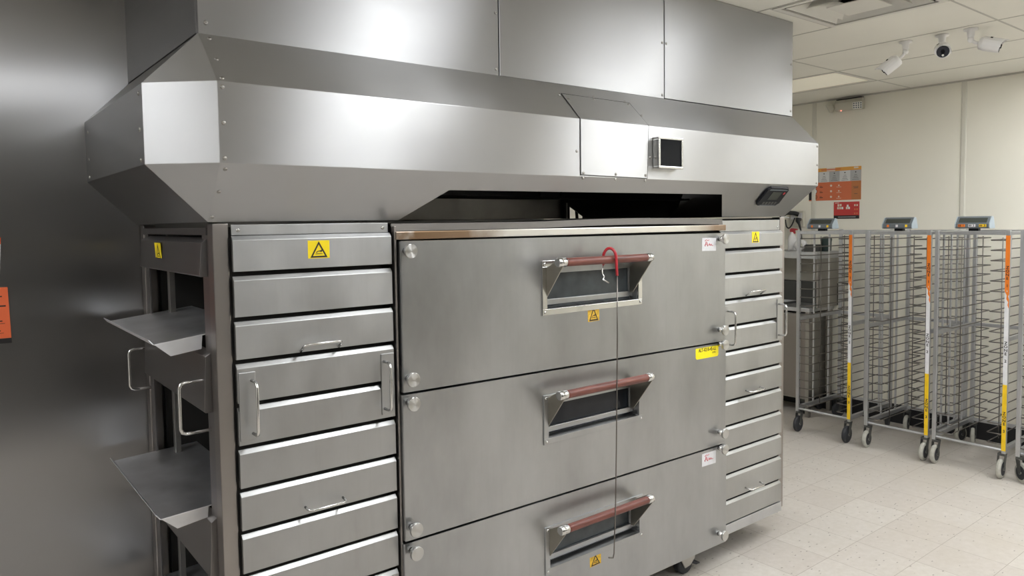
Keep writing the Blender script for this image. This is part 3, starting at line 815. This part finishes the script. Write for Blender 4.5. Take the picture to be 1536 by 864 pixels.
# ------------------------------------------------------------------ posters and wall fittings
def bars(x0, y, w, n, h, gap):
    return [R4(x0, y-i*(h+gap), x0+w*(1-.25*((i*7) % 3)/2), y-i*(h+gap)+h) for i in range(n)]
def wall_posters():
    fr = frame((XW-.001, 3.652, 1.908), (0, -1, 0), (0, 0, 1)); w, h = .485, .292
    m = MB(); m.flat(fr, [R4(0, 0, w, h)], 'postorange', 0, .0015)
    m.flat(fr, [R4(0, .008, .030, .13)], 'ink', .0015); 
    m.flat(fr, [R4(0, h-.030, w, h)], 'postyel', .0015); m.flat(fr, [R4(.17, h-.03, .25, h), R4(.42, h-.018, .46, h-.004)], 'cream', .0019)
    m.flat(fr, [R4(.12, h-.020, .30, h-.010)], 'postorange', .0022)
    for i in range(5):
        m.flat(fr, [R4(i*w/5, .165, (i+1)*w/5, h-.032)], 'postgrey' if i % 2 == 0 else 'postlight', .0015)
        m.flat(fr, [disc(i*w/5+w/10, h-.05, .006, 8)]+[R4(i*w/5+w/10-.03+.006*j, .175+.014*j, i*w/5+w/10+.03-.006*j, .178+.014*j) for j in range(4)], 'binside', .0019)
    m.flat(fr, [R4(.40, 0, w, .164)], 'postbrown', .0015)
    for i, c in enumerate(('postred', 'postlight', 'postbrown')):
        m.flat(fr, [disc(.055, .138-i*.052, .026)], 'ink', .0019); m.flat(fr, [disc(.055, .138-i*.052, .022)], c, .0023)
        m.flat(fr, [R4(.105, .118-i*.047, .135, .124-i*.047), R4(.105, .130-i*.047, .125, .133-i*.047)], 'ink', .0019)
        m.flat(fr, [disc(.213, .132-i*.05, .010, 8), disc(.285, .132-i*.05, .007, 8), R4(.262, .116-i*.05, .308, .119-i*.05)], 'cream', .0019)
    m.flat(fr, [R4(.42, .10, .46, .105), R4(.415, .112, .462, .116), R4(.425, .05, .455, .054)], 'binside', .0019)
    o = build('instruction_poster', m, loc=(XW, 3.41, 1.908)); tag(o, 'wide orange instruction poster with grey header columns on the cream wall', 'poster')
    fr = frame((XW-.001, 3.412, 1.741), (0, -1, 0), (0, 0, 1)); w, h = .232, .150
    m = MB(); m.flat(fr, [R4(0, 0, w, h)], 'postred', 0, .0015); m.flat(fr, [R4(0, 0, w, .030)], 'ink', .0015)
    m.flat(fr, [R4(.012, h-.012, .05, h-.007)], 'cream', .0019); m.flat(fr, [R4(.04, .012, .20, .018)], 'postgrey', .0019)
    for x, y in ((.032, .085), (.052, .085), (.072, .085), (.035, .110), (.056, .112), (.112, .085), (.132, .085), (.120, .104)):
        m.flat(fr, [R4(x, y, x+.016, y+.020)], 'cream' if int(x*1000) % 3 else 'white', .0019)
    for i in range(3):
        for jx in (.186, .206): m.flat(fr, [R4(jx, .038+.036*i, jx+.013, .054+.036*i)], 'cream' if i == 2 else 'postorange', .0019)
    o = build('notice_card', m, loc=(XW, 3.3, 1.74)); tag(o, 'small red notice card with pale squares below the wide orange poster', 'notice')
    # on the stainless wall, at the frame's edge
    y = YS-.001
    fr = frame((-.05, y, 1.36), (1, 0, 0), (0, 0, 1))
    m = MB(); m.flat(fr, [[(0, 0), (.262, 0), (.258, .182), (0, .184)]], 'leftorange', 0, .002)
    m.flat(fr, bars(.21, .148, .03, 1, .004, .01)+[R4(.19, .113, .250, .118), R4(.20, .060, .238, .064), R4(.205, .052, .245, .0535), R4(.21, .026, .232, .029), R4(.20, .018, .24, .0195)], 'ink', .002)
    o = build('safety_poster', m, loc=(.08, YS, 1.36)); tag(o, 'bright orange paper notice with black print on the stainless wall', 'poster')
    m = MB(); m.flat(fr, [R4(0, -.018, .262, -.001)], 'ink', 0, .004)
    o = build('poster_rail', m, loc=(.08, YS, 1.34)); tag(o, 'thin black strip under the orange notice on the stainless wall', 'rail')
    fr = frame((-.05, y, 1.59), (1, 0, 0), (.06, 0, 1))
    m = MB(); m.flat(fr, [R4(0, 0, .238, .130)], 'paper', 0, .002); m.flat(fr, [R4(0, .106, .238, .130)], 'leftorange', .002); m.flat(fr, bars(.05, .08, .12, 4, .005, .012), 'binside', .002)
    o = build('paper_notice', m, loc=(.07, YS, 1.59)); tag(o, 'white paper notice with an orange top edge above the orange one', 'notice')
wall_posters()

def emergency_light():
    y0, y1, z0, z1 = 3.140, 3.385, 2.688, 2.786
    r = root('emergency_light', 'twin-head emergency light high on the cream wall', 'emergency light', (XW, 3.27, 2.74))
    build('housing', MB().prism([(XW-.001, z0), (XW-.055, z0+.008), (XW-.062, z1-.03), (XW-.05, z1-.002), (XW-.001, z1)], 'y', y0, y1, 'emhousing'), r, .006)
    build('lid_shadow_gap', MB().box(XW-.05, XW-.004, y0+.01, y1-.01, z1+.001, z1+.006, 'ink'), r)
    def head(c, d):
        d = Vector(d).normalized(); u = Vector((0, 0, 1)); s = d.cross(u).normalized(); u = s.cross(d); c = Vector(c)
        m = MB(); a, b = .042, .036
        v = [c+s*x*a*k+u*y*b*k+d*t for (t, k) in ((-.035, .55), (0, 1), (.014, 1)) for x, y in ((-1, -1), (1, -1), (1, 1), (-1, 1))]
        f = [(3, 2, 1, 0), (8, 9, 10, 11)]+[(i+4*l, (i+1) % 4+4*l, (i+1) % 4+4*l+4, i+4*l+4) for l in (0, 1) for i in range(4)]
        m.add(v, f, 'emhousing'); h = build('lamp_head', m, r, .005)
        g = MB(); g.flat((c+d*.014, s, u, d), [R4(-a*.85, -b*.8, a*.85, b*.8)], 'lamp', 0, .003)
        for i in range(4):
            for j in range(3): g.flat((c+d*.017, s, u, d), [disc(-a*.64+i*a*.43, -b*.5+j*b*.5, .0065, 8)], 'timer', 0, .0008)
        build('lamp_lens', g, h)
    head((XW-.085, 3.165, 2.715), (-.9, -.35, -.15)); head((XW-.060, 3.43, 2.722), (-.3, .85, -.45))
    build('indicator', MB().lathe([(.005, 0), (.004, .004)], (XW-.05, 3.33, z0+.004), (0, 0, -1), 'redled', 10), r)
emergency_light()

def security_cameras():
    def cam(px, py, d, label, yawm):
        r = root('security_camera', label, 'security camera', (px, py, ZC), 'white security cameras on the ceiling')
        build('mount_base', MB().lathe([(.036, 0), (.036, -.010), (.020, -.016), (.017, -.05)], (px, py, ZC), (0, 0, 1), 'white', 22), r)
        d = Vector(d).normalized(); j = Vector((px, py, ZC-.062))
        c0 = j+d*.022+Vector((0, 0, -.012))
        build('joint_arm', MB().lathe([(.004, -.017), (.013, -.012), (.017, 0), (.013, .012), (.004, .017)], j, (0, 0, 1), 'white', 16).tube([j, c0, c0+d*.03], .009, 'white', 10), r)
        b = MB().lathe([(.020, 0), (.034, .008), (.038, .030), (.038, .105), (.036, .108)], c0+d*.018, d, 'white', 24)
        # sun visor over the body
        u = Vector((0, 0, 1)); s = d.cross(u).normalized(); u = s.cross(d); v = []; n = 10; o0 = c0+d*.018
        for rr in (.0395, .0425):
            for t in (.02, .140):
                for i in range(n+1):
                    a = PI*(-.10+1.20*i/n); tt = t if t < .1 else t-.030*abs(math.cos(a))
                    v.append(o0+d*tt+(s*math.cos(a)+u*math.sin(a))*rr)
        k = n+1; f = []
        for i in range(n):
            f += [(i, i+1, k+i+1, k+i), (2*k+i+1, 2*k+i, 3*k+i, 3*k+i+1), (i+1, i, 2*k+i, 2*k+i+1), (k+i, k+i+1, 3*k+i+1, 3*k+i)]
        f += [(0, k, 3*k, 2*k), (k-1, 3*k-1, 4*k-1, 2*k-1)]
        b.add(v, f, 'white', False)
        bo = build('camera_body', b, r)
        fc = MB().lathe([(.033, 0), (.033, .003)], o0+d*.108, d, 'lensface', 24)
        fc.lathe([(.012, 0), (.011, .004)], o0+d*.111, d, 'screen', 16)
        build('lens_face', fc, r, label='dark round lens face')
        build('lens_light', MB().lathe([(.006, 0), (.004, .002)], o0+d*.112-u*.020, d, 'white', 10), r)
        g = MB(); q = o0+d*.055+s*0
        sd = -s if s.dot(Vector((px, py, 0))) > 0 else s   # the side turned to the room
        nn = (sd*.55+u*.83).normalized()
        g.flat((q+nn*.0426, d, nn.cross(d).normalized(), nn), [R4(-.006, -.007, .006, .007)], 'ink', 0, .0012)
        build('maker_mark', g, bo)
    cam(4.690, 2.060, (-.25, .75, -.60), 'white ceiling security camera pointing down towards the hood', 0)
    cam(4.705, 1.862, (-.86, -.38, -.34), 'white ceiling security camera showing its round dark lens face', 0)
    cam(4.690, 1.705, (.30, -.90, -.30), 'white ceiling security camera seen side-on, aimed away from the hood', 0)
security_cameras()

def outlet_and_cables():
    r = root('outlet_box', 'off-white wall outlet box with black plugs behind the oven', 'outlet', (XW, 3.76, 1.70))
    build('cover_plate', MB().box(XW-.030, XW-.001, 3.688, 3.835, 1.672, 1.822, 'offwhite'), r, .004)
    build('socket', MB().box(XW-.034, XW-.030, 3.70, 3.745, 1.74, 1.80, 'white').box(XW-.034, XW-.030, 3.77, 3.815, 1.74, 1.80, 'white'), r, .002)
    x = XW-.06
    def cab(pts, rad, mat, name, label):
        p = [Vector(q) for q in pts]; out = []
        for i in range(len(p)-1):
            a, b, c, d = p[max(i-1, 0)], p[i], p[i+1], p[min(i+2, len(p)-1)]
            for k in range(6):
                t = k/6; out.append(.5*((2*b)+(c-a)*t+(2*a-5*b+4*c-d)*t*t+(3*b-a-3*c+d)*t**3))
        out.append(p[-1])
        o = build(name, MB().tube(out, rad, mat, 10), loc=pts[0]); tag(o, label, 'cable')
    cab([(x+.004, 3.722, 1.785), (x-.02, 3.76, 1.80), (x-.03, 3.83, 1.80), (x-.03, 3.875, 1.76), (x-.03, 3.885, 1.68), (x-.03, 3.88, 1.58)], .020, 'cable', 'power_cord', 'thick black power cord looping down left of the wall outlet')
    cab([(x-.02, 3.805, 1.755), (x-.085, 3.84, 1.765), (x-.085, 3.855, 1.70), (x-.085, 3.86, 1.59)], .006, 'white', 'white_cord', 'thin white cord hanging beside the thick black one')
    cab([(x+.02, 3.77, 1.755), (x-.02, 3.775, 1.69), (x-.03, 3.80, 1.66), (x-.03, 3.825, 1.68), (x-.03, 3.835, 1.74)], .006, 'cable', 'looped_cord', 'thin black cord forming a small loop under the outlet')
    m = MB().tube([(x+.02, 3.71, 1.740), (x-.02, 3.715, 1.738), (x-.025, 3.712, 1.725), (x-.02, 3.702, 1.70), (x-.015, 3.688, 1.64), (x-.01, 3.68, 1.56), (x-.005, 3.675, 1.50)], [.014, .020, .019, .012, .007, .005, .005], 'cable', 10)
    o = build('plug_cord', m, loc=(x, 3.72, 1.77)); tag(o, 'black plug with tapering cord hanging right of the outlet', 'cable')
outlet_and_cables()

# ------------------------------------------------------------------ racks
def make_rack():
    r = root('bakery_rack', '', 'rack', (0, 0, 0))
    D, Wd, ZT = .70, .46, 1.655; hx, hy = D/2, Wd/2; t = .026; zb = .165
    for sx in (-1, 1):
        for sy in (1, -1):
            x, y = sx*(hx-t/2), sy*(hy-t/2)
            build('post', MB().box(x-t/2, x+t/2, y-t/2, y+t/2, zb, ZT-.004, 'rack'), r, .003)
    fm = MB(); q = t*.9
    for sx in (-1, 1): fm.box(sx*(hx-t/2)-q/2, sx*(hx-t/2)+q/2, -hy+t, hy-t, ZT-.034, ZT-.010, 'rack')
    for sy in (-1, 1): fm.box(-hx+t, hx-t, sy*(hy-t/2)-q/2, sy*(hy-t/2)+q/2, ZT-.034, ZT-.010, 'rack')
    build('top_frame', fm, r, .003)
    bm_ = MB()
    for sy in (-1, 1): bm_.box(-hx+t, hx-t, sy*(hy-t/2)-q/2, sy*(hy-t/2)+q/2, zb+.015, zb+.047, 'rack')
    bm_.box(hx-t, hx-.004, -hy+t, hy-t, zb+.015, zb+.04, 'rack'); bm_.tube([(-hx+t/2, -hy+t, zb+.022), (-hx+t/2, hy-t, zb+.022)], .010, 'rack', 12)
    build('bottom_frame', bm_, r, .003)
    for sy in (-1, 1):
        build('middle_rail', MB().box(-hx+t, hx-t, sy*(hy-t/2)-.009, sy*(hy-t/2)+.009, .915, .945, 'rack'), r, .003)
    build('middle_rail', MB().box(hx-t, hx-.006, -hy+t, hy-t, .915, .940, 'rack'), r, .003)
    for sy in (-1, 1):
        for x in (-.10, .14):
            build('upright_bar', MB().box(x-.007, x+.007, sy*(hy-t/2)-.006, sy*(hy-t/2)+.006, zb+.047, ZT-.034, 'rack'), r, .002)
        yi = sy*.112
        for x in (-.16, .22):
            build('upright_wire', MB().tube([(x, sy*.126, .215), (x, sy*.126, 1.60)], .0034, 'wire', 6), r)
        led = None
        for i in range(21):
            z = .222+.0682*i
            if led is None:
                yo = sy*(hy-t/2)
                path = [(-hx+t*.5, yo, 0), (-hx+t*.5+.004, yi+sy*.006, 0), (-hx+t*.5+.010, yi, 0), (hx-t*.5-.010, yi, 0), (hx-t*.5-.004, yi+sy*.006, 0), (hx-t*.5, yo, 0)]
                led = build('tray_ledge', MB().tube(path, .0037, 'wire', 6), r); o = led
            else:
                o = led.copy(); COL.objects.link(o)
            o.location = (0, 0, z)
    return r

def caster(r, x, y, ang, tyre):
    c, s = math.cos(ang), math.sin(ang)
    f = MB()
    f.box(x-.022, x+.022, y-.022, y+.022, .150, .166, 'binside')
    ox, oy = x-.024*c, y-.024*s; ax = Vector((-s, c, 0)); fw = Vector((c, s, 0))
    for k in (-1, 1):
        p = Vector((x, y, 0))+ax*(.019*k); o = Vector((ox, oy, 0))+ax*(.019*k)
        f.ngon([p+fw*.018+Vector((0, 0, .15)), p-fw*.026+Vector((0, 0, .15)), o-fw*.012+Vector((0, 0, .060)), o+fw*.012+Vector((0, 0, .060))], ax*.0035*k, 'binside')
    fk = build('caster', f, r, .001)
    w = MB().lathe([(.046, -.014), (.060, -.013), (.066, -.006), (.066, .006), (.060, .013), (.046, .014)], (ox, oy, .066), ax, tyre, 28)
    w.lathe([(.044, -.0155), (.0455, -.0150), (.0455, .0150), (.044, .0155)], (ox, oy, .066), ax, 'rubber', 24)
    w.lathe([(.010, -.022), (.010, .022)], (ox, oy, .066), ax, 'dull', 12)
    build('wheel', w, fk)

def tape(r, y):
    """front stripe: orange, white and yellow tape with stacked lettering"""
    post = [c for c in r.children if c.name.startswith('post')][0]
    xf = -.35
    fr = frame((xf, y, 0), (0, -1, 0), (0, 0, 1)); w = .0128
    segs = (('orange', 1.618, 1.12, '1', 1.355), ('whitetape', 1.12, .63, '2', .855), ('yellowtape', .63, .185, '3', .385))
    for mat, z1, z0, dg, zt in segs:
        m = MB(); m.flat(fr, [R4(-w, z0, w, z1)], mat, 0, .0008)
        if mat == 'orange':
            m.flat(fr, [[(-w, 1.12), (w, 1.12), (w, 1.135), (.004, 1.16), (.008, 1.18), (-.003, 1.20), (-.001, 1.225), (-w, 1.25)],
                        [(w, 1.20), (w, 1.23), (.007, 1.22)], [(-.002, 1.25), (.003, 1.246), (.001, 1.262)]], 'whitetape', .0008, .0003)
        for i, chh in enumerate('ZONE'): put_text(m, fr, chh, 0, zt+.052-.0240*i, .0265, 'ink', 1.0, .0012, .0014)
        put_text(m, fr, dg, 0, zt-.068, .0265, 'ink', 1.0, .0012, .0014)
        build('tape_stripe', m, r)

def racks():
    specs = [
        (5.89, 3.035, 'wire tray rack on black casters nearest the oven, in front of the steel cabinet', 'rubber', (.06, .02, -.3, .3)),
        (5.89, 2.470, 'second wire tray rack from the oven, on pale grey casters', 'greytyre', (.05, .03, .2, -.2)),
        (5.89, 1.985, 'third wire tray rack from the oven, under the timer with bright numbers', 'greytyre', (.03, .04, .3, .1)),
        (5.89, 1.470, 'fourth wire tray rack from the oven, cut off by the picture edge', 'greytyre', (.88, .1, .2, .1)),
    ]
    base = make_rack()
    for i, (x, y, lab, ty, an) in enumerate(specs):
        r = base if i == 0 else copy_tree(base)
        r.location = (x, y, 0); r['label'] = lab; r['group'] = 'wire tray racks along the cream wall'
        W[r.name] = Vector((0, 0, 0))
        out.append((r, ty, an))
    for r, ty, an in out:
        k = 0
        for sx in (-1, 1):
            for sy in (1, -1):
                caster(r, sx*.330, sy*.205, an[k], ty); k += 1
        tape(r, -.217)
out = []
racks()

def timers():
    def timer(x, y, z, w, label, lit, tilt):
        r = root('rack_timer', label, 'timer', (x, y, z), 'grey timers on the racks')
        prof = [(x-.050, z+.004), (x-.058, z+.014), (x-.056, z+.036), (x-.018, z+.083), (x-.006, z+.087), (x+.012, z+.080), (x+.040, z+.008), (x+.036, z+.004)]
        build('casing', MB().prism(prof, 'y', y-w/2+.006, y+w/2-.006, 'timer'), r, .003)
        for sg in (-1, 1):
            ya = y+sg*(w/2-.006)
            build('end_cap', MB().prism([(px+(x-px)*-.03, pz) for px, pz in prof], 'y', ya, ya+sg*.006, 'timerend'), r, .002)
        d = Vector((.038, 0, .047)).normalized(); fr = frame((x-.056, y, z+.036), (0, -1, 0), d)
        build('display', MB().flat(fr, [R4(-w*.40, .010, w*.40, .050)], 'lcd', .0002, .001), r)
        f2 = frame((x-.058, y, z+.012), (0, -1, 0), (.002, 0, .024))
        for i, (c, dg) in enumerate((('orange', '1'), ('whitetape', '2'), ('yellowtape', '3'))):
            m = MB(); cx = (-.062, 0.0, .064)[i]*w/.21
            ww = .022 if lit else .008
            m.flat(f2, [R4(cx-ww, .003, cx+ww, .021)], c, .0004, .0006)
            if lit:
                put_text(m, f2, dg, cx+.010, .012, .019, 'ink', 1, .0011, .0008)
                m.flat(f2, [R4(cx-.018, .006, cx-.012, .018), R4(cx-.008, .006, cx-.003, .018)], 'ink', .0011)
            build('button', m, r)
        build('clip', MB().box(x-.030, x+.012, y-.03, y+.03, z-.013, z+.004, 'black'), r, .003)
    timer(5.60, 3.072, 1.660, .215, 'dull grey sloping timer on the rack nearest the oven', False, 0)
    timer(5.60, 2.478, 1.660, .215, 'grey sloping timer on the second rack from the oven', False, 0)
    timer(5.60, 1.985, 1.660, .215, 'grey sloping timer with bold numbered orange, white and yellow buttons', True, 0)
timers()

# ------------------------------------------------------------------ what stands behind the first rack
def background():
    c = root('work_counter', 'stainless counter with a pale panel behind the first rack', 'counter', (6.2, 3.75, 0))
    build('overshelf', MB().box(6.02, XW-.002, 3.36, 4.35, 1.395, 1.455, 'rack'), c, .004)
    build('back_panel', MB().box(XW-.02, XW-.002, 3.36, 4.35, 1.17, 1.395, 'taupe'), c, .002)
    build('counter_top', MB().box(5.98, XW-.002, 3.40, 4.35, .93, .965, 'rack'), c, .004)
    build('splash_back', MB().box(XW-.03, XW-.004, 3.36, 4.35, .965, 1.165, 'binside'), c, .003)  # dark colour stands in for the shade under the shelf
    build('shelf_bracket', MB().box(6.05, 6.38, 3.36, 3.378, .965, 1.395, 'dull'), c, .002)
    for (x, y) in ((6.0, 3.42), (6.0, 4.3), (6.36, 3.42), (6.36, 4.3)):
        build('leg', MB().box(x-.018, x+.018, y-.018, y+.018, 0, .93, 'dull'), c, .002)
    f = root('steel_cabinet', 'dark steel undercounter cabinet on casters beneath the counter', 'cabinet', (6.15, 3.75, 0))
    build('carcass', MB().box(6.06, 6.37, 3.46, 4.26, .135, .905, 'dull'), f, .004)
    for y0, y1 in ((3.47, 3.72), (3.73, 3.99), (4.0, 4.25)):
        d = build('door', MB().box(6.042, 6.059, y0, y1, .15, .89, 'post'), f, .003)
        build('door_handle', MB().box(6.030, 6.042, y1-.03, y1-.018, .42, .78, 'rack'), d, .002)
    for x in (6.09, 6.34):
        for y in (3.50, 4.22):
            k = build('caster', MB().box(x-.025, x+.025, y-.025, y+.025, .112, .135, 'binside').box(x-.02, x+.02, y-.024, y-.019, .055, .112, 'binside').box(x-.02, x+.02, y+.019, y+.024, .055, .112, 'binside'), f, .002)
            build('wheel', MB().lathe([(.045, -.016), (.058, -.012), (.058, .012), (.045, .016)], (x, y, .058), (0, 1, 0), 'rubber', 22), k)
    t = MB(); t.box(6.0, 6.34, 3.72, 4.20, .9665, .97, 'rack')
    for q in ((6.0, 6.34, 3.72, 3.73), (6.0, 6.34, 4.19, 4.20), (6.0, 6.01, 3.73, 4.19), (6.33, 6.34, 3.73, 4.19)): t.box(*q, .97, .985, 'rack')
    o = build('baking_tray', t, loc=(6.17, 3.96, .965)); tag(o, 'shallow pale steel baking tray on the counter behind the first rack', 'tray')
    # things on the overshelf
    z = 1.455
    ro = MB().lathe([(.022, -.03), (.052, -.03), (.052, .03), (.022, .03)], (6.18, 3.60, z+.052), (1, .2, 0), 'white', 28)
    ro.lathe([(.023, -.031), (.023, .031)], (6.18, 3.60, z+.052), (1, .2, 0), 'offwhite', 20)
    o = build('paper_roll', ro, loc=(6.18, 3.60, z)); tag(o, 'white paper roll on its side on the shelf behind the first rack', 'roll')
    o = build('dark_box', MB().box(6.12, 6.26, 3.43, 3.535, z, z+.055, 'binside').box(6.125, 6.255, 3.436, 3.529, z+.055, z+.060, 'black'), loc=(6.19, 3.48, z), bevel=.004); tag(o, 'low black box beside the white paper roll', 'box')
    m = MB().lathe([(.030, 0), (.043, .004), (.046, .09), (.049, .10), (.047, .115), (.03, .125), (.012, .13)], (6.24, 3.395, z), (0, 0, 1), 'pot', 24)
    o = build('dark_jar', m, loc=(6.24, 3.395, z)); tag(o, 'dark green jar at the end of the shelf by the rack', 'jar')
    b = root('spray_bottle', 'white spray bottle with a red trigger below the wall outlet', 'spray bottle', (6.28, 3.745, z))
    build('bottle', MB().lathe([(.036, 0), (.040, .006), (.040, .10), (.030, .135), (.014, .155), (.014, .17)], (6.28, 3.745, z), (0, 0, 1), 'white', 24), b)
    build('trigger_head', MB().prism([(3.735, z+.17), (3.765, z+.17), (3.765, z+.195), (3.75, z+.205), (3.70, z+.198), (3.692, z+.188), (3.722, z+.184), (3.716, z+.155), (3.724, z+.153)], 'x', 6.268, 6.292, 'redplastic'), b, .003)
background()

# ------------------------------------------------------------------ light and view
w = bpy.data.worlds.new('world'); S.world = w; w.use_nodes = True
w.node_tree.nodes['Background'].inputs['Color'].default_value = (.9, .95, 1, 1)
w.node_tree.nodes['Background'].inputs['Strength'].default_value = .05
vs = S.view_settings
S.display_settings.display_device = 'sRGB'
vs.view_transform = 'Standard'; vs.look = 'None'; vs.gamma = 1; vs.use_curve_mapping = False
vs.exposure = 0.68
S.cycles.use_denoising = True
S.cycles.max_bounces = 8
S.cycles.caustics_reflective = True
S.cycles.sample_clamp_indirect = 6
